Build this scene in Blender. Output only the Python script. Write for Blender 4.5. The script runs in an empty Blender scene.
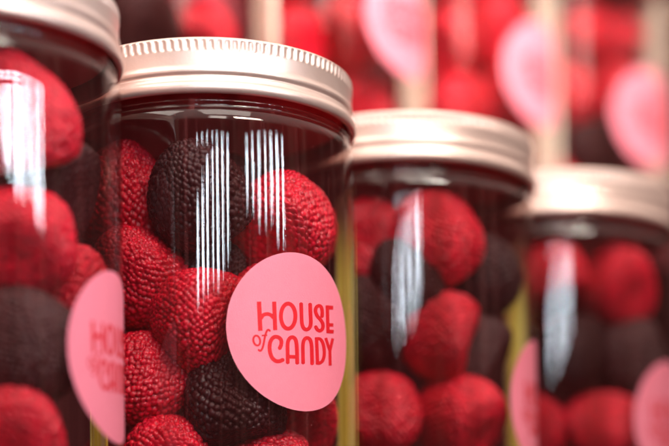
import bpy, bmesh, math, random
import numpy as np
from mathutils import Vector, Matrix, Euler, kdtree

S = 0.045                      # one jar radius in metres; lengths below are in jar radii
C = bpy.context.scene.collection
sc = bpy.context.scene
rng = np.random.default_rng(11)
random.seed(5)

# ------------------------------------------------------------------ helpers
def mesh_from(name, verts, faces, smooth=True, scale=S):
    me = bpy.data.meshes.new(name)
    me.from_pydata([tuple(scale * c for c in v) for v in verts], [], faces)
    me.validate()
    me.polygons.foreach_set('use_smooth', [smooth] * len(me.polygons))
    me.update()
    return me

def part(name, me, mat, parent, loc=(0, 0, 0), rot=(0, 0, 0)):
    o = bpy.data.objects.new(name, me)
    C.objects.link(o)
    if mat and not me.materials:
        me.materials.append(mat)
    o.parent = parent
    o.location = tuple(S * c for c in loc)
    o.rotation_euler = rot
    return o

def tag(o, label=None, cat=None, group=None, kind=None):
    if label: o['label'] = label
    if cat: o['category'] = cat
    if group: o['group'] = group
    if kind: o['kind'] = kind
    return o

def empty(name, loc, rz=0):
    o = bpy.data.objects.new(name, None)
    o.empty_display_size = 0.02
    C.objects.link(o)
    o.location = tuple(S * c for c in loc)
    o.rotation_euler = (0, 0, rz)
    return o

def lathe(profile, n, mod=None):
    """profile: list of (r, h); mod(i, a) -> dr"""
    V, F = [], []
    for i, (r, h) in enumerate(profile):
        for k in range(n):
            a = 2 * math.pi * k / n
            rr = r + (mod(i, k) if mod else 0)
            V.append((rr * math.cos(a), rr * math.sin(a), h))
    for i in range(len(profile) - 1):
        for k in range(n):
            k2 = (k + 1) % n
            F.append((i * n + k, i * n + k2, (i + 1) * n + k2, (i + 1) * n + k))
    return V, F

def arc(cx, cy, r, a0, a1, n):
    return [(cx + r * math.cos(math.radians(a0 + (a1 - a0) * i / n)),
             cy + r * math.sin(math.radians(a0 + (a1 - a0) * i / n))) for i in range(n + 1)]

def mat_new(name):
    m = bpy.data.materials.new(name)
    m.use_nodes = True
    nt = m.node_tree
    for n in list(nt.nodes): nt.nodes.remove(n)
    out = nt.nodes.new('ShaderNodeOutputMaterial')
    return m, nt, out

def N(nt, t, **kw):
    n = nt.nodes.new(t)
    for k, v in kw.items():
        if k in n.inputs: n.inputs[k].default_value = v
        else: setattr(n, k, v)
    return n

def mapping(nt, scale, coord='Object'):
    tc = N(nt, 'ShaderNodeTexCoord'); mp = N(nt, 'ShaderNodeMapping')
    mp.inputs['Scale'].default_value = scale
    nt.links.new(tc.outputs[coord], mp.inputs['Vector'])
    return mp

# ------------------------------------------------------------------ materials
def principled_noise(name, c1, c2, nscale, rough, metallic=0.0, bump=0.0, bscale=None, spec=0.5, mscale=(1, 1, 1), **extra):
    m, nt, out = mat_new(name)
    b = N(nt, 'ShaderNodeBsdfPrincipled')
    mp = mapping(nt, mscale)
    no = N(nt, 'ShaderNodeTexNoise', Scale=nscale, Detail=4.0)
    nt.links.new(mp.outputs[0], no.inputs['Vector'])
    mx = N(nt, 'ShaderNodeMix', data_type='RGBA')
    mx.inputs[6].default_value = (*c1, 1); mx.inputs[7].default_value = (*c2, 1)
    nt.links.new(no.outputs['Fac'], mx.inputs[0])
    nt.links.new(mx.outputs[2], b.inputs['Base Color'])
    b.inputs['Roughness'].default_value = rough
    b.inputs['Metallic'].default_value = metallic
    b.inputs['Specular IOR Level'].default_value = spec
    for k, v in extra.items(): b.inputs[k.replace('_', ' ')].default_value = v
    if bump:
        n2 = N(nt, 'ShaderNodeTexNoise', Scale=bscale or nscale, Detail=3.0)
        nt.links.new(mp.outputs[0], n2.inputs['Vector'])
        bp = N(nt, 'ShaderNodeBump', Strength=bump, Distance=0.0006)
        nt.links.new(n2.outputs['Fac'], bp.inputs['Height'])
        nt.links.new(bp.outputs['Normal'], b.inputs['Normal'])
    nt.links.new(b.outputs[0], out.inputs[0])
    return m

lid_mat = principled_noise('champagne_pink_metal', (0.84, 0.62, 0.555), (0.88, 0.68, 0.61), 160, 0.40, 0.66, 0.05, 900)
liner_mat = principled_noise('reflected_red_liner', (0.70, 0.05, 0.08), (0.76, 0.06, 0.09), 60, 0.35, 0.0)  # red reflected up from the candies is put into the liner colour
label_mat = principled_noise('pink_paper', (0.87, 0.22, 0.31), (0.90, 0.25, 0.335), 500, 0.55, 0.0, 0.22, 3200, spec=0.25)
ink_mat = principled_noise('red_ink', (0.66, 0.006, 0.016), (0.72, 0.010, 0.02), 500, 0.55, 0.0, 0.15, 2600, spec=0.3)
shelf_mat = principled_noise('maroon_board', (0.10, 0.012, 0.018), (0.15, 0.02, 0.028), 20, 0.5)
wall_mat = principled_noise('dark_red_panel', (0.10, 0.010, 0.016), (0.16, 0.018, 0.026), 9, 0.6)
cream_mat = principled_noise('cream_band', (0.90, 0.80, 0.68), (0.93, 0.84, 0.73), 40, 0.6)
def yellow_material():
    """streaky edge glints painted as upright yellow stripes, their fade painted brown toward the top"""
    m, nt, out = mat_new('yellow_glint'); L = nt.links
    b = N(nt, 'ShaderNodeBsdfPrincipled', Roughness=0.5)
    mp = mapping(nt, (1, 0, 0.01))
    no = N(nt, 'ShaderNodeTexNoise', Scale=900.0, Detail=2.0); L.new(mp.outputs[0], no.inputs['Vector'])
    cr = N(nt, 'ShaderNodeValToRGB'); e = cr.color_ramp.elements
    e[0].position = 0.32; e[0].color = (0.72, 0.60, 0.03, 1); e[1].position = 0.66; e[1].color = (0.97, 0.90, 0.45, 1)
    k = e.new(0.42); k.color = (1.0, 0.92, 0.07, 1)
    L.new(no.outputs['Fac'], cr.inputs[0])
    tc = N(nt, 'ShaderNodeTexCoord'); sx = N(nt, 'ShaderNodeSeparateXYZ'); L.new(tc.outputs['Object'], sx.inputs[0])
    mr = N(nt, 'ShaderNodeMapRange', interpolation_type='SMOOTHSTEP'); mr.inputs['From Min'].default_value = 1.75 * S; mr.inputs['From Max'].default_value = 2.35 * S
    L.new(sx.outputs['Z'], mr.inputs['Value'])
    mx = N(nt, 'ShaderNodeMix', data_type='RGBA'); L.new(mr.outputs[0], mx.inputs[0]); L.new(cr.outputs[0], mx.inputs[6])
    mx.inputs[7].default_value = (0.16, 0.055, 0.03, 1)  # brown stands in for the glint fading out higher up
    L.new(mx.outputs[2], b.inputs['Base Color']); L.new(b.outputs[0], out.inputs[0])
    return m
yellow_mat = yellow_material()

def candy_material(name, base, bright, sss):
    m, nt, out = mat_new(name)
    b = N(nt, 'ShaderNodeBsdfPrincipled')
    mp = mapping(nt, (1, 1, 1))
    no = N(nt, 'ShaderNodeTexNoise', Scale=140.0, Detail=3.0)
    nt.links.new(mp.outputs[0], no.inputs['Vector'])
    at = N(nt, 'ShaderNodeAttribute', attribute_name='bead')
    oi = N(nt, 'ShaderNodeObjectInfo')
    ad = N(nt, 'ShaderNodeMath', operation='MULTIPLY_ADD')
    nt.links.new(no.outputs['Fac'], ad.inputs[0]); ad.inputs[1].default_value = 0.8
    nt.links.new(oi.outputs['Random'], ad.inputs[2])
    a2 = N(nt, 'ShaderNodeMath', operation='MULTIPLY_ADD'); a2.use_clamp = True
    nt.links.new(ad.outputs[0], a2.inputs[0]); a2.inputs[1].default_value = 0.55; a2.inputs[2].default_value = -0.1
    mx = N(nt, 'ShaderNodeMix', data_type='RGBA')
    mx.inputs[6].default_value = (*base, 1); mx.inputs[7].default_value = (*bright, 1)
    nt.links.new(a2.outputs[0], mx.inputs[0])
    # per bead variation, with crease shade between beads painted in
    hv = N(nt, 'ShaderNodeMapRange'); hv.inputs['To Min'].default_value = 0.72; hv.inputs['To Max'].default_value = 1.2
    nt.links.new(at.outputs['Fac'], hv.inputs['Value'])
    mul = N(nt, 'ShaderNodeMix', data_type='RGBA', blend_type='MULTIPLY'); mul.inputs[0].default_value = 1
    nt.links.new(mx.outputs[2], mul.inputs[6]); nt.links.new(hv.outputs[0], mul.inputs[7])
    nt.links.new(mul.outputs[2], b.inputs['Base Color'])
    b.inputs['Roughness'].default_value = 0.40
    b.inputs['Specular IOR Level'].default_value = 0.5 if base[0] > 0.2 else 0.32
    if sss:
        b.inputs['Subsurface Weight'].default_value = sss
        b.inputs['Subsurface Radius'].default_value = (0.003, 0.0005, 0.0006)
        b.inputs['Subsurface Scale'].default_value = 0.6
    nt.links.new(b.outputs[0], out.inputs[0])
    return m
red_mat = candy_material('red_gummy', (0.56, 0.002, 0.022), (0.78, 0.006, 0.036), 0.3)
black_mat = candy_material('blackberry_gummy', (0.028, 0.005, 0.007), (0.062, 0.011, 0.012), 0.0)

# clear plastic wall: thin sheet, Fresnel reflection over a tinted transparency, refraction streaks painted into the tint
def plastic_material():
    m, nt, out = mat_new('clear_plastic')
    L = nt.links
    lw = N(nt, 'ShaderNodeLayerWeight', Blend=0.5)
    # streaks: noise that varies round the jar and hardly along it
    mp = mapping(nt, (1, 1, 0.02))
    n1 = N(nt, 'ShaderNodeTexNoise', Scale=330.0, Detail=3.0, Roughness=0.6)
    L.new(mp.outputs[0], n1.inputs['Vector'])
    n2 = N(nt, 'ShaderNodeTexNoise', Scale=75.0, Detail=2.0)
    L.new(mp.outputs[0], n2.inputs['Vector'])
    mp3 = mapping(nt, (1, 1, 0.35))
    n3 = N(nt, 'ShaderNodeTexNoise', Scale=240.0, Detail=2.0)
    L.new(mp3.outputs[0], n3.inputs['Vector'])
    add = N(nt, 'ShaderNodeMath', operation='MULTIPLY_ADD')
    L.new(n3.outputs['Fac'], add.inputs[0]); add.inputs[1].default_value = 0.25; L.new(n1.outputs['Fac'], add.inputs[2])
    bp = N(nt, 'ShaderNodeBump', Strength=0.045, Distance=0.0005)
    L.new(add.outputs[0], bp.inputs['Height'])
    pw = N(nt, 'ShaderNodeMath', operation='POWER'); pw.inputs[1].default_value = 4.5
    L.new(lw.outputs['Facing'], pw.inputs[0])
    ma = N(nt, 'ShaderNodeMath', operation='MULTIPLY_ADD'); ma.inputs[1].default_value = 0.72; ma.inputs[2].default_value = 0.042
    L.new(pw.outputs[0], ma.inputs[0])
    tr = N(nt, 'ShaderNodeBsdfTransparent')
    cr = N(nt, 'ShaderNodeValToRGB')
    cr.color_ramp.elements[0].position = 0.38; cr.color_ramp.elements[0].color = (0.66, 0.50, 0.50, 1)
    cr.color_ramp.elements[1].position = 0.60; cr.color_ramp.elements[1].color = (0.98, 0.94, 0.945, 1)
    L.new(n2.outputs['Fac'], cr.inputs[0])
    pe = N(nt, 'ShaderNodeMath', operation='POWER'); pe.inputs[1].default_value = 3.2; L.new(lw.outputs['Facing'], pe.inputs[0])
    ed = N(nt, 'ShaderNodeMix', data_type='RGBA'); L.new(pe.outputs[0], ed.inputs[0])
    L.new(cr.outputs[0], ed.inputs[6]); ed.inputs[7].default_value = (0.90, 0.86, 0.78, 1)
    L.new(ed.outputs[2], tr.inputs['Color'])
    gl = N(nt, 'ShaderNodeBsdfGlossy', Roughness=0.0); gl.inputs['Color'].default_value = (1, 1, 1, 1)
    L.new(bp.outputs[0], gl.inputs['Normal'])
    # reddish veil of reflected haze painted on the wall, stronger in the streaks
    st = N(nt, 'ShaderNodeMapRange'); st.inputs['From Min'].default_value = 0.60; st.inputs['From Max'].default_value = 0.78
    st.inputs['To Min'].default_value = 0.020; st.inputs['To Max'].default_value = 0.20
    L.new(n1.outputs['Fac'], st.inputs['Value'])
    df = N(nt, 'ShaderNodeBsdfDiffuse'); df.inputs['Color'].default_value = (0.50, 0.13, 0.13, 1)
    # sparse dust specks
    vo = N(nt, 'ShaderNodeTexVoronoi', Scale=420.0); tcd = N(nt, 'ShaderNodeTexCoord'); L.new(tcd.outputs['Object'], vo.inputs['Vector'])
    d1 = N(nt, 'ShaderNodeMath', operation='LESS_THAN'); d1.inputs[1].default_value = 0.055; L.new(vo.outputs['Distance'], d1.inputs[0])
    sp = N(nt, 'ShaderNodeSeparateColor'); L.new(vo.outputs['Color'], sp.inputs[0])
    d2 = N(nt, 'ShaderNodeMath', operation='LESS_THAN'); d2.inputs[1].default_value = 0.55; L.new(sp.outputs[0], d2.inputs[0])
    d3 = N(nt, 'ShaderNodeMath', operation='MULTIPLY'); L.new(d1.outputs[0], d3.inputs[0]); L.new(d2.outputs[0], d3.inputs[1])
    d4 = N(nt, 'ShaderNodeMath', operation='MULTIPLY_ADD'); d4.use_clamp = True; L.new(d3.outputs[0], d4.inputs[0]); d4.inputs[1].default_value = 0.5; L.new(st.outputs[0], d4.inputs[2]); st = d4
    m0 = N(nt, 'ShaderNodeMixShader'); L.new(st.outputs[0], m0.inputs[0]); L.new(tr.outputs[0], m0.inputs[1]); L.new(df.outputs[0], m0.inputs[2])
    mx = N(nt, 'ShaderNodeMixShader'); L.new(ma.outputs[0], mx.inputs[0]); L.new(m0.outputs[0], mx.inputs[1]); L.new(gl.outputs[0], mx.inputs[2])
    L.new(mx.outputs[0], out.inputs[0])
    return m
plastic = plastic_material()

# ------------------------------------------------------------------ jar meshes (z = 0 at the foot, lid seam at BH)
BH = 2.67                       # foot of the jar to the lower edge of the lid
def body_profile():
    p = [(0.02, 0.06), (0.55, 0.05), (0.80, 0.02)] + arc(0.88, 0.10, 0.10, -90, 0, 8)
    p[-1] = (0.983, 0.12)
    p += [(0.983, 0.12 + (BH - 0.17 - 0.12) * i / 10) for i in range(1, 11)]
    p += [(0.981, BH - 0.145), (0.972, BH - 0.115), (0.958, BH - 0.09), (0.947, BH - 0.07), (0.944, BH - 0.055)]
    p += [(0.952, BH - 0.046), (0.956, BH - 0.038), (0.952, BH - 0.03), (0.940, BH - 0.022), (0.935, BH - 0.005), (0.930, BH + 0.05), (0.928, BH + 0.26)]
    return p
body_me = mesh_from('jar_body', *lathe(body_profile(), 256))

NR, PER = 120, 8
LP = [(0.950, 0.20), (0.952, 0.05), (0.957, 0.012), (0.968, 0.0), (0.984, 0.0), (0.996, 0.010), (1.002, 0.026), (1.003, 0.042), (0.999, 0.058), (0.990, 0.070),
      (0.980, 0.076), (0.975, 0.082), (0.974, 0.100), (0.9725, 0.108), (0.966, 0.113), (0.9655, 0.120), (0.972, 0.127), (0.978, 0.134),
      (0.980, 0.145), (0.978, 0.156), (0.973, 0.166), (0.972, 0.185), (0.972, 0.262),
      (0.973, 0.272), (0.973, 0.278), (0.973, 0.290), (0.973, 0.310), (0.973, 0.330), (0.973, 0.338), (0.972, 0.345), (0.968, 0.352), (0.958, 0.359), (0.945, 0.362),
      (0.92, 0.360), (0.90, 0.352), (0.88, 0.350), (0.4, 0.350), (0.01, 0.350)]
KN = {24: 0.55, 25: 1.0, 26: 1.0, 27: 1.0, 28: 0.6}
WAVE = [0.0035, 0.004, 0.003, -0.002, -0.006, -0.0075, -0.006, -0.0015]
def knurl(i, k):
    return KN.get(i, 0) * WAVE[k % PER]
lid_me = mesh_from('lid', *lathe(LP, NR * PER, knurl))
liner_me = mesh_from('liner', *lathe([(0.01, 0.085), (0.5, 0.085), (0.86, 0.085), (0.885, 0.08), (0.90, 0.085), (0.915, 0.10), (0.92, 0.2)], 128))

# round sticker, bent round the jar; azimuth 0 faces -y
LR, LRAD = 0.503, 0.983
def on_wall(s, t, r):
    a = s / LRAD
    return (r * math.sin(a), -r * math.cos(a), t)
def label_mesh():
    V, F = [], []
    n, rings = 128, 14
    V.append(on_wall(0, 0, LRAD + 0.004))
    for j in range(1, rings + 1):
        rr = LR * j / rings
        rad = LRAD + 0.004
        for k in range(n):
            a = 2 * math.pi * k / n
            V.append(on_wall(rr * math.cos(a), rr * math.sin(a), rad))
    for k in range(n): F.append((0, 1 + k, 1 + (k + 1) % n))
    for j in range(rings - 1):
        for k in range(n):
            a, b = 1 + j * n + k, 1 + j * n + (k + 1) % n
            F.append((a, a + n, b + n, b))
    return mesh_from('label', V, F)
label_me = label_mesh()

# lettering: strokes drawn on an artboard, united through a distance field, then bent on to the sticker
def z2(*p): return [(250 + x / 11.73, 298 + y / 11.73) for x, y in p]
def z1(*p): return [(295 + x / 11.73, 298 + y / 11.73) for x, y in p]
def z3(*p): return [(250 + x / 11.73, 328 + y / 11.73) for x, y in p]
def z4(*p): return [(295 + x / 11.73, 330 + y / 11.73) for x, y in p]
def catmull(P, n=10):
    P = [np.array(p) for p in P]
    Q = [2 * P[0] - P[1]] + P + [2 * P[-1] - P[-2]]
    out = []
    for i in range(1, len(Q) - 2):
        for k in range(n):
            t = k / n
            out.append(0.5 * (2 * Q[i] + (Q[i + 1] - Q[i - 1]) * t + (2 * Q[i - 1] - 5 * Q[i] + 4 * Q[i + 1] - Q[i + 2]) * t * t
                              + (3 * Q[i] - Q[i - 1] - 3 * Q[i + 1] + Q[i + 2]) * t ** 3))
    out.append(P[-1])
    return out
ell = lambda cx, cy, a, b, sl=0: [(cx + a * math.cos(q) - sl * b * math.sin(q), cy + b * math.sin(q)) for q in np.linspace(0, 2 * math.pi, 49)]
W = 2.0
STROKES = [   # (points, half width)
    (z2((100, 45), (116, 388)), 2.15), (z2((278, 45), (290, 380)), 2.1),
    (catmull(z2((122, 240), (150, 203), (195, 190), (238, 203), (268, 232))), 1.9),
    (z2(*ell(444, 215, 86, 147)), 2.0),
    (catmull(z1((68, 62), (72, 180), (77, 290), (95, 350), (130, 372), (165, 350), (180, 290), (176, 180), (172, 68))), 1.85),
    (catmull(z1((308, 222), (310, 165), (300, 112), (273, 93), (243, 112), (234, 158), (255, 215), (296, 265), (318, 312), (313, 362), (285, 386), (255, 373), (236, 340))), 1.75),
    (z1((368, 88), (378, 412)), 1.7), (z1((352, 112), (438, 116)), 2.0), (z1((370, 316), (440, 319)), 1.75), (z1((362, 393), (446, 398)), 1.9),
    (z3(*ell(75, 150, 38, 58, -0.12)), 1.0),
    (catmull(z3((228, 36), (207, 24), (187, 46), (168, 110), (153, 190), (137, 245), (117, 270), (95, 260))), 1.05), (z3((132, 92), (196, 87)), 0.75),
    (catmull(z3((343, 240), (360, 200), (362, 150), (335, 116), (290, 106), (250, 132), (226, 190), (226, 270), (250, 345), (295, 388), (340, 392), (382, 376))), 2.0),
    (catmull(z3((439, 415), (438, 300), (438, 190), (455, 132), (490, 110), (525, 128), (543, 185), (549, 300), (551, 420))), 1.95), (z3((440, 338), (549, 342)), 1.85),
    (catmull(z4((92, 395), (90, 280), (90, 175), (106, 114), (140, 94), (172, 116), (188, 180), (193, 290), (196, 405))), 1.8),
    (z4((245, 86), (258, 408)), 1.65), (catmull(z4((238, 106), (285, 108), (315, 150), (332, 220), (334, 290), (318, 355), (288, 386), (250, 390))), 1.6),
    (z4((350, 95), (400, 250)), 1.45), (z4((434, 100), (400, 245)), 1.45), (z4((399, 235), (403, 420)), 1.5),
]
KS = [-0.07405, 0.74704, -0.00674, 0.27006, -0.00631, 5e-05, 0.35173, -0.01181]
KT = [0.0052, 0.07605, -0.63536, 0.08214, -0.02583, 0.00082, 0.07123, -0.02639]
def board_to_wall(x, y):
    u, v = (x - 290) / 100, (y - 330) / 100
    q = (1, u, v, u * u, u * v, v * v, u ** 3, u * u * v)
    return sum(a * b for a, b in zip(KS, q)), sum(a * b for a, b in zip(KT, q))
def lettering_mesh():
    h = 0.22
    xs = np.arange(247, 337, h); ys = np.arange(297, 369, h)
    X, Y = np.meshgrid(xs, ys, indexing='ij')
    D = np.full(X.shape, 9.0)
    for pts, hw in STROKES:
        pts = [np.array(p) for p in pts]
        for i in range(len(pts) - 1):
            a, b = pts[i], pts[i + 1]
            d = b - a; L = np.hypot(*d)
            if L < 1e-6: continue
            d = d / L
            al = (X - a[0]) * d[0] + (Y - a[1]) * d[1]
            pe = np.abs(-(X - a[0]) * d[1] + (Y - a[1]) * d[0])
            over = np.maximum(np.maximum(-al, al - L), 0)
            dist = np.hypot(pe, over) - hw
            closed = np.allclose(pts[0], pts[-1], atol=0.02)
            if i == 0 and not closed: dist = np.maximum(dist, -al)       # flat stroke ends
            if i == len(pts) - 2 and not closed: dist = np.maximum(dist, al - L)
            D = np.minimum(D, dist)
    V, F, cache = [], [], {}
    def vert(key, x, y):
        if key not in cache:
            cache[key] = len(V)
            s, t = board_to_wall(x, y)
            V.append(on_wall(s, t, LRAD + 0.0050))
        return cache[key]
    for i in range(len(xs) - 1):
        for j in range(len(ys) - 1):
            c = [(i, j), (i + 1, j), (i + 1, j + 1), (i, j + 1)]
            d = [D[p] for p in c]
            if min(d) >= 0: continue
            poly = []
            for k in range(4):
                k2 = (k + 1) % 4
                if d[k] < 0: poly.append(vert(c[k], xs[c[k][0]], ys[c[k][1]]))
                if (d[k] < 0) != (d[k2] < 0):
                    f = d[k] / (d[k] - d[k2])
                    x = xs[c[k][0]] * (1 - f) + xs[c[k2][0]] * f; y = ys[c[k][1]] * (1 - f) + ys[c[k2][1]] * f
                    poly.append(vert(tuple(sorted((c[k], c[k2]))), x, y))
            if len(poly) >= 3: F.append(tuple(reversed(poly)))
    return mesh_from('lettering', V, F)
letter_me = lettering_mesh()
for me, m in ((body_me, plastic), (lid_me, lid_mat), (liner_me, liner_mat), (label_me, label_mat), (letter_me, ink_mat)):
    me.materials.append(m)

def make_jar(loc, label_az, label_h, label, group):
    r = empty('candy_jar', loc)
    tag(r, label, 'jar', group)
    part('jar_body', body_me, None, r)
    ld = part('lid', lid_me, None, r, (0, 0, BH), (0, 0, random.uniform(0, 6)))
    part('liner', liner_me, None, ld)
    lb = part('label', label_me, None, r, (0, 0, label_h), (0, 0, label_az))
    part('lettering', letter_me, None, lb)
    return r

# ------------------------------------------------------------------ candies
def candy_mesh(name, n_beads, seed, wide, tall):
    g = np.random.default_rng(seed)
    bm = bmesh.new(); bmesh.ops.create_icosphere(bm, subdivisions=7, radius=1)
    dirs = np.array([v.co[:] for v in bm.verts]); faces = [tuple(v.index for v in f.verts) for f in bm.faces]; bm.free()
    dirs /= np.linalg.norm(dirs, axis=1)[:, None]
    k = np.arange(n_beads) + 0.5
    ph = np.arccos(1 - 2 * k / n_beads); th = math.pi * (1 + 5 ** 0.5) * k
    c = np.stack([np.cos(th) * np.sin(ph), np.sin(th) * np.sin(ph), np.cos(ph)], 1)
    sp = math.sqrt(4 * math.pi / n_beads)
    c += g.normal(0, 0.16 * sp, c.shape); c /= np.linalg.norm(c, axis=1)[:, None]
    size = g.uniform(0.80, 1.12, n_beads)
    kd = kdtree.KDTree(n_beads)
    for i, p in enumerate(c): kd.insert(p, i)
    kd.balance()
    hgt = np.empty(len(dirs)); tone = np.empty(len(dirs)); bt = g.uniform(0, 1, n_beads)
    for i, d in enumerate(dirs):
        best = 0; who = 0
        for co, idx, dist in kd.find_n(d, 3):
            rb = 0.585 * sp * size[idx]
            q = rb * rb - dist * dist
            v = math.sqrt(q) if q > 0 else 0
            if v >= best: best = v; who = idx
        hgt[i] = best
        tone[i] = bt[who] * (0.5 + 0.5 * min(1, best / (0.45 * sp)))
    z = dirs[:, 2]
    lump = 1 + 0.05 * np.sin(3 * dirs[:, 0] + g.uniform(0, 6)) + 0.045 * np.sin(4 * dirs[:, 1] + 2 * z + g.uniform(0, 6))
    rad = (1 - 0.07 + hgt * 0.85) * lump
    taper = 1 - 0.16 * z
    x = dirs[:, 0] * rad * wide * taper; y = dirs[:, 1] * rad * wide * taper
    zz = z * rad * tall
    lo = zz < -0.62 * tall
    rr = np.hypot(x, y) / wide
    zz[lo] = -0.62 * tall + (zz[lo] + 0.62 * tall) * 0.35 + 0.10 * tall * np.clip(1 - rr[lo] / 0.55, 0, 1)
    me = mesh_from(name, (0.93 * np.stack([x, y, zz + 0.1 * tall], 1)).tolist(), faces)
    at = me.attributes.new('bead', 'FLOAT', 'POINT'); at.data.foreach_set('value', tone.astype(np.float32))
    return me
CR = 0.37
berry_meshes = [candy_mesh('raspberry_gummy', 1100, 3, 0.375, 0.425), candy_mesh('raspberry_gummy', 1000, 4, 0.37, 0.44), candy_mesh('raspberry_gummy', 1180, 5, 0.385, 0.41)]
red_meshes = []
black_meshes = []
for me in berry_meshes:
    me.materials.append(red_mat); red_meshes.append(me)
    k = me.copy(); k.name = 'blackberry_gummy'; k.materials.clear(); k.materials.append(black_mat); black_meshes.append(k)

def pack(pinned, n, rmax, zlo, zhi, seed, r=CR, xmax=9):
    g = np.random.default_rng(seed)
    P = np.array([p[:3] for p in pinned], float).reshape(-1, 3)
    m = len(P)
    a = g.uniform(0, 2 * math.pi, n); q = np.sqrt(g.uniform(0, 1, n)) * (rmax - r)
    Q = np.stack([q * np.cos(a), q * np.sin(a), g.uniform(zlo + r, zhi - r, n)], 1)
    A = np.concatenate([P, Q]) if m else Q
    home = A[:m].copy()
    for it in range(500):
        d = A[:, None] - A[None]; L = np.linalg.norm(d, axis=2); np.fill_diagonal(L, 9)
        ov = np.clip(2 * r - L, 0, None)
        A = A + (d / L[..., None] * ov[..., None]).sum(1) * 0.28
        if it < 350: A[m:, 2] -= 0.004
        rr = np.hypot(A[:, 0], A[:, 1]); f = np.where(rr > rmax - r, (rmax - r) / np.maximum(rr, 1e-6), 1)
        A[:, 0] *= f; A[:, 1] *= f
        A[:, 2] = np.clip(A[:, 2], zlo + r, zhi - r)
        A[:, 0] = np.minimum(A[:, 0], xmax - r)
        A[:m] += (home - A[:m]) * 0.6
    return A, m

def fill_jar(base, pinned, n, rmax, ztop, seed, black_share, labels, group, zmin=0.0, side=-0.35, xmax=9):
    A, m = pack(pinned, n, rmax, 0.06, ztop, seed, xmax=xmax)
    g = random.Random(seed)
    tocam = Vector((-base[0], -base[1], 0)).normalized()
    for i, (x, y, z) in enumerate(A):
        rr = math.hypot(x, y)
        if i >= m:
            facing = (x * tocam.x + y * tocam.y) / max(rr, 1e-4)
            if z < zmin or (rr < 0.3 and z < ztop - 0.7) or (facing < side and z < ztop - 0.45): continue
        black = (pinned[i][3] == 'k') if i < m else (g.random() < black_share)
        me = g.choice(black_meshes if black else red_meshes)
        o = bpy.data.objects.new('blackberry_gummy' if black else 'raspberry_gummy', me)
        C.objects.link(o)
        o.location = (S * (base[0] + x), S * (base[1] + y), S * (base[2] + z))
        o.rotation_euler = (g.uniform(-1.3, 1.3), g.uniform(-1.3, 1.3), g.uniform(0, 6.3))
        k_ = g.uniform(0.90, 1.0); o.scale = (k_, k_, k_ * g.uniform(0.95, 1.03))
        own = pinned[i][4] if i < m and len(pinned[i]) > 4 else None
        tag(o, own or labels[1 if black else 0], 'gummy candy', ('blackberry gummies ' if black else 'raspberry gummies ') + group)

# ------------------------------------------------------------------ the two rows
FB, RB = 1.20, 4.98
FRONT = [(-2.233, 11.619), (-0.819, 13.111), (0.550, 14.645), (1.870, 16.170)]
LAB = [(math.radians(78.3), 0.88), (0.678, 1.203), (math.radians(77.4), 1.02), (math.radians(60.4), 1.08)]
JT = ['blurred candy jar cut off by the left edge, nearest of the front row',
      'sharply focused clear candy jar with a champagne pink lid and fully readable round sticker',
      'out of focus candy jar directly right of the sharply focused jar',
      'blurred candy jar cut off by the right edge, farthest of the front row']
for (x, y), (az, lh), lab in zip(FRONT, LAB, JT):
    make_jar((x, y, FB), az, lh, lab, 'candy jars in the front row')
BACK = [(-1.46 + 1.362 * k, 16.25 + 1.512 * k) for k in range(0, 4)]
BAZ = [math.radians(160), math.radians(54.4), math.radians(52.4), math.radians(45.7)]
BT = ['dark blurred back row jar of blackberries above the sharply focused lid',
      'blurred back row jar of red gummies between the first and second cream strips',
      'blurred back row jar of red gummies between the second and third cream strips',
      'blurred back row jar of mixed gummies between the third and fourth cream strips']
for (x, y), az, lab in zip(BACK, BAZ, BT):
    make_jar((x, y, RB), az, 1.12, lab, 'candy jars in the back row')

# candies set where they lie in each jar: local x, local y, height over the jar's foot, red or black, own label
h = lambda z: z - FB
J1 = [(0.47, -0.40, h(3.40), 'r', 'large blurred red gummy at upper left in the nearest jar'), (0.48, -0.38, h(2.72), 'r', 'blurred red gummy at middle left in the nearest jar'),
      (0.60, 0.12, h(2.50), 'r', 'blurred red gummy just above the pink sticker of the nearest jar'), (0.47, -0.40, h(2.08), 'k', 'dark blackberry gummy left of the pink sticker of the nearest jar'),
      (0.58, 0.12, h(3.18), 'k'), (0.38, -0.48, h(1.48), 'r', 'blurred red gummy in the bottom left corner of the photo')]
J2 = [(-0.01, -0.61, h(3.24), 'k', 'blackberry gummy behind the left striped reflection in the sharp jar'), (-0.08, -0.32, h(2.80), 'k'),
      (-0.42, -0.46, h(2.83), 'r', 'red gummy left of the blackberry in the sharp jar'), (-0.53, -0.32, h(3.36), 'r', 'dark red gummy at the top left of the sharp jar'),
      (0.01, -0.62, h(2.51), 'r', 'large red raspberry gummy under the left striped reflection in the sharp jar'),
      (0.50, -0.37, h(3.18), 'r', 'bright red raspberry gummy above the round sticker of the sharp jar'), (0.55, 0.25, h(3.28), 'r', 'red gummy at the right wall of the sharp jar'),
      (-0.40, -0.47, h(2.15), 'r'), (-0.22, -0.58, h(1.58), 'r', 'red gummy at the lower left foot of the sharp jar'), (0.19, -0.59, h(1.92), 'k', 'dim brownish gummy at the lower left of the round sticker in the sharp jar'),
      (0.42, -0.45, h(1.45), 'r', 'red gummy below the round sticker in the sharp jar'), (0.46, -0.42, h(2.54), 'r'), (0.55, 0.05, h(1.95), 'r'), (0.22, 0.05, h(3.42), 'k')]
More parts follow.
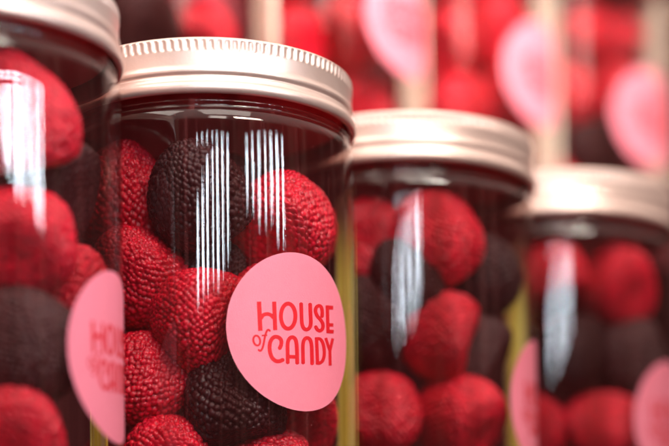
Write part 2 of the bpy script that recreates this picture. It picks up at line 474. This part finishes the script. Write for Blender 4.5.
J3 = [(-0.27, -0.56, h(3.42), 'r'), (0.22, -0.58, h(3.40), 'r', 'blurred red gummy right of the white reflection in the third front jar'), (0.58, -0.20, h(3.20), 'k', 'dark gummy at the right wall of the third front jar'),
      (-0.22, -0.58, h(2.83), 'k', 'dark gummy low left under the white reflection in the third front jar'), (0.26, -0.56, h(2.76), 'r', 'blurred red gummy in the centre of the third front jar'),
      (-0.18, -0.59, h(2.12), 'r'), (0.40, -0.47, h(2.12), 'r'), (0.56, -0.24, h(2.60), 'k')]
J4 = [(-0.07, -0.61, h(3.45), 'r'), (0.46, -0.41, h(3.44), 'r', 'blurred red gummy high in the rightmost front jar'), (0.03, -0.62, h(2.82), 'k', 'dark gummy in the middle of the rightmost front jar'),
      (0.50, -0.36, h(2.83), 'k', 'dark gummy left of the sticker in the rightmost front jar'), (0.26, -0.56, h(2.20), 'r'), (-0.30, -0.54, h(2.20), 'r')]
def lab2(where): return ('red raspberry gummy ' + where, 'dark blackberry gummy ' + where)
fill_jar((*FRONT[0], FB), J1, 11, 0.94, 2.52, 21, 0.35, lab2('inside the nearest blurred jar'), 'in the nearest jar', 0.1, xmax=0.78)
fill_jar((*FRONT[1], FB), J2, 7, 0.94, 2.52, 22, 0.3, lab2('inside the sharply focused jar'), 'in the sharp jar', 0.1, xmax=0.90)
fill_jar((*FRONT[2], FB), J3, 11, 0.94, 2.52, 23, 0.35, lab2('inside the third front jar'), 'in the third front jar', 0.1, xmax=0.84)
fill_jar((*FRONT[3], FB), J4, 13, 0.94, 2.52, 24, 0.25, lab2('inside the rightmost front jar'), 'in the rightmost front jar', 0.5)
b = lambda z: z - RB
B1 = [(0.40, -0.22, b(5.55), 'r', 'blurred red gummy beside the first cream strip'), (-0.02, -0.46, b(5.56), 'k'), (0.15, -0.44, b(6.15), 'k')]
B2 = [(-0.20, -0.42, b(5.95), 'r'), (0.30, -0.36, b(6.05), 'r'), (0.38, -0.26, b(5.40), 'r'), (-0.15, -0.44, b(5.32), 'r')]
B3 = [(-0.10, -0.45, b(6.45), 'r'), (0.36, -0.30, b(6.60), 'r'), (0.05, -0.46, b(5.80), 'r'), (0.40, -0.24, b(5.85), 'r')]
B4 = [(0.09, -0.46, b(7.0), 'r'), (0.40, -0.24, b(6.5), 'r'), (0.20, -0.42, b(5.85), 'k', 'dark gummy low in the back row jar at upper right'), (-0.2, -0.42, b(6.4), 'r')]
for k, (pin, bs, wh) in enumerate(((B1, 0.9, 'in the dark back row jar above the sharp lid'), (B2, 0.0, 'in the back row jar between the first two cream strips'),
                                   (B3, 0.0, 'in the back row jar between the second and third cream strips'), (B4, 0.1, 'in the back row jar at upper right'))):
    fill_jar((*BACK[k], RB), pin, 9, 0.82, 2.55, 31 + k, bs, lab2(wh), wh, 0.2, -0.1)

# ------------------------------------------------------------------ upright strips added for the bright bands at the jar edges
U = Vector((0.672, 0.741)); VV = Vector((0.741, -0.672))
SD = Vector((0.918, -0.397))
def strip(jar, base_h, off, half, top, mat, label, group, slant=0):
    t = 0.013; a0, a1 = -half, half
    mid = Vector(jar) + Vector((off, 0.605 - 0.43 * (off - 0.91)))
    r = empty('band_strip', (mid.x, mid.y, base_h), math.atan2(SD.y, SD.x))
    bm = bmesh.new()
    bmesh.ops.create_cube(bm, size=1)
    for v in bm.verts:
        v.co = ((a0 + a1) / 2 + v.co.x * (a1 - a0), v.co.y * t * 2, 0.025 + (top - 0.025) * (v.co.z + 0.5) + (slant * (v.co.x - 0.5) if v.co.z > 0 else 0))
    bmesh.ops.bevel(bm, geom=[e for e in bm.edges], offset=0.006, segments=2, affect='EDGES', profile=0.6)
    me = bpy.data.meshes.new('upright'); bm.transform(Matrix.Scale(S, 4)); bm.to_mesh(me); bm.free()
    me.materials.append(mat)
    part('upright', me, None, r)
    bm = bmesh.new(); bmesh.ops.create_cube(bm, size=1)
    for v in bm.verts:
        v.co = ((a0 + a1) / 2 + v.co.x * (a1 - a0 + 0.02), v.co.y * 0.034, 0.0125 + v.co.z * 0.025)
    me = bpy.data.meshes.new('foot'); bm.transform(Matrix.Scale(S, 4)); bm.to_mesh(me); bm.free(); me.materials.append(mat)
    part('foot', me, None, r)
    tag(r, label, 'divider', group)
G1, G2 = 'cream strips between the back row jars', 'yellow strips between the front row jars'
strip(BACK[0], RB, 0.91, 0.11, 2.9, cream_mat, 'leftmost upright cream strip, above the sharp lid', G1)
strip(BACK[1], RB, 0.9, 0.13, 2.9, cream_mat, 'upright cream strip above the lid of the third front jar', G1)
strip(BACK[2], RB, 0.95, 0.14, 2.9, cream_mat, 'upright cream strip above the gap between third and fourth front lids', G1)
strip(BACK[3], RB, 0.97, 0.14, 2.9, cream_mat, 'rightmost upright cream strip, at the top right edge', G1)
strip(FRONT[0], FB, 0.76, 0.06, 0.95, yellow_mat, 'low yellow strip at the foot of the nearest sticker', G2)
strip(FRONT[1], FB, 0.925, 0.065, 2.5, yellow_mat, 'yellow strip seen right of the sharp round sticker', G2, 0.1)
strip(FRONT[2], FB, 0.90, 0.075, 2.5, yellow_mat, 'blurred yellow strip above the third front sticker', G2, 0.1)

# ------------------------------------------------------------------ the setting
def slab(name, a0, a1, u0, u1, z0, z1, mat):
    """box in row coordinates: u along the row, a toward the camera side"""
    o0 = Vector(FRONT[1])
    V = []
    for z in (z0, z1):
        for a, u in ((a0, u0), (a1, u0), (a1, u1), (a0, u1)):
            p = o0 + U * u + VV * a
            V.append((p.x, p.y, z))
    F = [(0, 1, 2, 3), (7, 6, 5, 4), (0, 4, 5, 1), (1, 5, 6, 2), (2, 6, 7, 3), (3, 7, 4, 0)]
    bm = bmesh.new()
    vs = [bm.verts.new([S * c for c in v]) for v in V]
    for f in F: bm.faces.new([vs[i] for i in f])
    bmesh.ops.recalc_face_normals(bm, faces=bm.faces)
    bmesh.ops.bevel(bm, geom=list(bm.edges), offset=0.0008, segments=2, affect='EDGES')
    me = bpy.data.meshes.new(name); bm.to_mesh(me); bm.free(); me.materials.append(mat)
    o = bpy.data.objects.new(name, me); C.objects.link(o); o['kind'] = 'structure'
    return o
slab('shelf', -4.75, 1.15, -8, 14, FB - 0.35, FB, shelf_mat)
slab('upper_shelf', -4.75, -1.95, -8, 14, RB - 0.22, RB, shelf_mat)
slab('back_wall', -5.0, -4.76, -8, 14, -4, 14, wall_mat)

# ------------------------------------------------------------------ light
w = bpy.data.worlds.new('World'); sc.world = w; w.use_nodes = True
nt = w.node_tree
bg = nt.nodes['Background']
tc = N(nt, 'ShaderNodeTexCoord'); sx = N(nt, 'ShaderNodeSeparateXYZ'); nt.links.new(tc.outputs['Generated'], sx.inputs[0])
mr = N(nt, 'ShaderNodeMapRange'); mr.inputs['From Min'].default_value = -1; mr.inputs['From Max'].default_value = 1
nt.links.new(sx.outputs['Z'], mr.inputs['Value'])
cr = N(nt, 'ShaderNodeValToRGB')
E = cr.color_ramp.elements
E[0].position = 0.0; E[0].color = (0.10, 0.04, 0.035, 1)
E[1].position = 1.0; E[1].color = (1.7, 1.48, 1.32, 1)
for p, c in ((0.46, (0.10, 0.05, 0.045, 1)), (0.62, (0.16, 0.085, 0.075, 1)), (0.68, (0.20, 0.11, 0.095, 1)), (0.76, (1.0, 0.80, 0.70, 1))):
    e = E.new(p); e.color = c
nt.links.new(mr.outputs[0], cr.inputs[0]); at = N(nt, 'ShaderNodeMath', operation='ARCTAN2'); nt.links.new(sx.outputs['Y'], at.inputs[0]); nt.links.new(sx.outputs['X'], at.inputs[1])
cx = N(nt, 'ShaderNodeCombineXYZ'); nt.links.new(at.outputs[0], cx.inputs['X'])
zz = N(nt, 'ShaderNodeMath', operation='MULTIPLY'); nt.links.new(sx.outputs['Z'], zz.inputs[0]); zz.inputs[1].default_value = 0.15; nt.links.new(zz.outputs[0], cx.inputs['Y'])
no = N(nt, 'ShaderNodeTexNoise', Scale=7.0, Detail=3.0, Roughness=0.65); nt.links.new(cx.outputs[0], no.inputs['Vector'])
rm = N(nt, 'ShaderNodeValToRGB'); R_ = rm.color_ramp.elements
R_[0].position = 0.42; R_[0].color = (0.25, 0.25, 0.25, 1); R_[1].position = 0.68; R_[1].color = (4.0, 3.6, 3.2, 1)
e = R_.new(0.55); e.color = (0.7, 0.62, 0.58, 1)
nt.links.new(no.outputs['Fac'], rm.inputs[0])
mu = N(nt, 'ShaderNodeMix', data_type='RGBA', blend_type='MULTIPLY'); mu.inputs[0].default_value = 1
nt.links.new(cr.outputs[0], mu.inputs[6]); nt.links.new(rm.outputs[0], mu.inputs[7])
up = N(nt, 'ShaderNodeMapRange'); up.inputs['From Min'].default_value = 0.35; up.inputs['From Max'].default_value = 0.6
nt.links.new(sx.outputs['Z'], up.inputs['Value'])
fi = N(nt, 'ShaderNodeMix', data_type='RGBA'); nt.links.new(up.outputs[0], fi.inputs[0])
nt.links.new(mu.outputs[2], fi.inputs[6]); nt.links.new(cr.outputs[0], fi.inputs[7])
nt.links.new(fi.outputs[2], bg.inputs['Color'])
bg.inputs['Strength'].default_value = 0.9

def area(name, loc, target, sx_, sy_, radiance, color, roll=0, aim=None, spread=180):
    if aim: target = (aim[0], aim[1], 3.4)
    l = bpy.data.lights.new(name, 'AREA'); l.shape = 'RECTANGLE'; l.size = sx_ * S; l.size_y = sy_ * S
    l.energy = radiance * math.pi * (sx_ * S) * (sy_ * S); l.color = color; l.spread = math.radians(spread)
    o = bpy.data.objects.new(name, l); C.objects.link(o)
    o.location = tuple(S * c for c in loc)
    d = Vector(target) - Vector(loc)
    o.rotation_euler = (d.to_track_quat('-Z', 'Y').to_matrix() @ Matrix.Rotation(roll, 3, 'Z')).to_euler()
    return o
BL = (0.80, 0.90, 1.0)
J2P = (FRONT[1][0], FRONT[1][1], 3.0)
for i in range(7):      # bright window bay with upright louvres, nearly behind the camera
    f = i / 6
    x = -2.0 + 5.7 * f; y = -1.85 + 0.7 * f
    top = 6.5 + 1.15 * min(1, f * 1.6); top += 0.3; bot = 5.50 + 0.6 * f + random.uniform(-0.12, 0.12); top += random.uniform(-0.06, 0.06)
    area('window_light', (x, y, (top + bot) / 2), (J2P[0], J2P[1], (top + bot) / 2), 0.34, top - bot, 42, BL)
    for hh in (8.14, 8.34):
        area('window_light', (x, y, hh + 0.05), (J2P[0], J2P[1], hh), 0.38, 0.11, 40, BL)
for i in range(7):      # second bay, to the right
    f = i / 6
    x = 7.1 + 5.05 * f; y = 0.45 + 5.45 * f
    top = 7.62 + 0.15 * f; top += 0.3; bot = 6.85 - 0.45 * f + random.uniform(-0.12, 0.12); top += random.uniform(-0.05, 0.05)
    area('window_light', (x, y, (top + bot) / 2), (J2P[0], J2P[1], (top + bot) / 2), 0.38, top - bot, 1.6, BL, aim=(-2.4, 11.4), spread=26)
    for hh in (8.14, 8.34):
        area('window_light', (x, y, hh + 0.05), (J2P[0], J2P[1], hh), 0.42, 0.11, 1.6, BL, aim=(-2.4, 11.4), spread=26)
area('overhead_fill', (3.5, -8, 17.5), (0.5, 18.5, 6.8), 5, 4.5, 9.5, (1.0, 0.90, 0.80))  # added behind the camera to brighten the back row strips
area('row_fill', (5.8, 7.0, 15.2), (0.9, 18.6, 6.5), 6, 2.0, 11.5, (1.0, 0.90, 0.78), spread=38)  # added lamp, narrowed to brighten the back row alone
area('overhead_fill', (3.5, 3, 20), (0.5, 14.5, 3.5), 10, 8, 5.5, (1.0, 0.90, 0.80))
area('row_fill', (6.5, 3.0, 11.5), (0.0, 13.4, 2.0), 5, 1.5, 3.0, (1.0, 0.90, 0.78), spread=38)  # added lamp to brighten the yellow strips and candies from the right
area('overhead_fill', (-9, 6, 17), (1.0, 18.5, 6.8), 8, 8, 5.5, (1.0, 0.88, 0.78))  # added on the left to brighten the back row

# ------------------------------------------------------------------ camera
cam = bpy.data.cameras.new('camera'); co = bpy.data.objects.new('camera', cam); C.objects.link(co)
PITCH, ROLL = 0.01673, -0.009511
co.rotation_euler = (Matrix.Rotation(math.pi / 2 + PITCH, 3, 'X') @ Matrix.Rotation(ROLL, 3, 'Z')).to_euler()
cam.shift_y = 454.6 / 669
cam.sensor_width = 36; cam.lens = 1950 / 669 * 36
cam.clip_start = 0.01; cam.clip_end = 50
fx, fy, fz = -0.2, 12.36, 2.4
cam.dof.use_dof = True
cam.dof.focus_distance = S * (math.cos(PITCH) * fy + math.sin(PITCH) * fz)
cam.dof.aperture_fstop = (cam.lens / 1000) / (0.50 * S)
sc.camera = co

sc.render.engine = 'CYCLES'
sc.view_settings.view_transform = 'Standard'; sc.view_settings.look = 'None'; sc.view_settings.exposure = 0
sc.cycles.transparent_max_bounces = 32
sc.cycles.max_bounces = 10
sc.cycles.use_denoising = True
sc.cycles.sample_clamp_indirect = 4
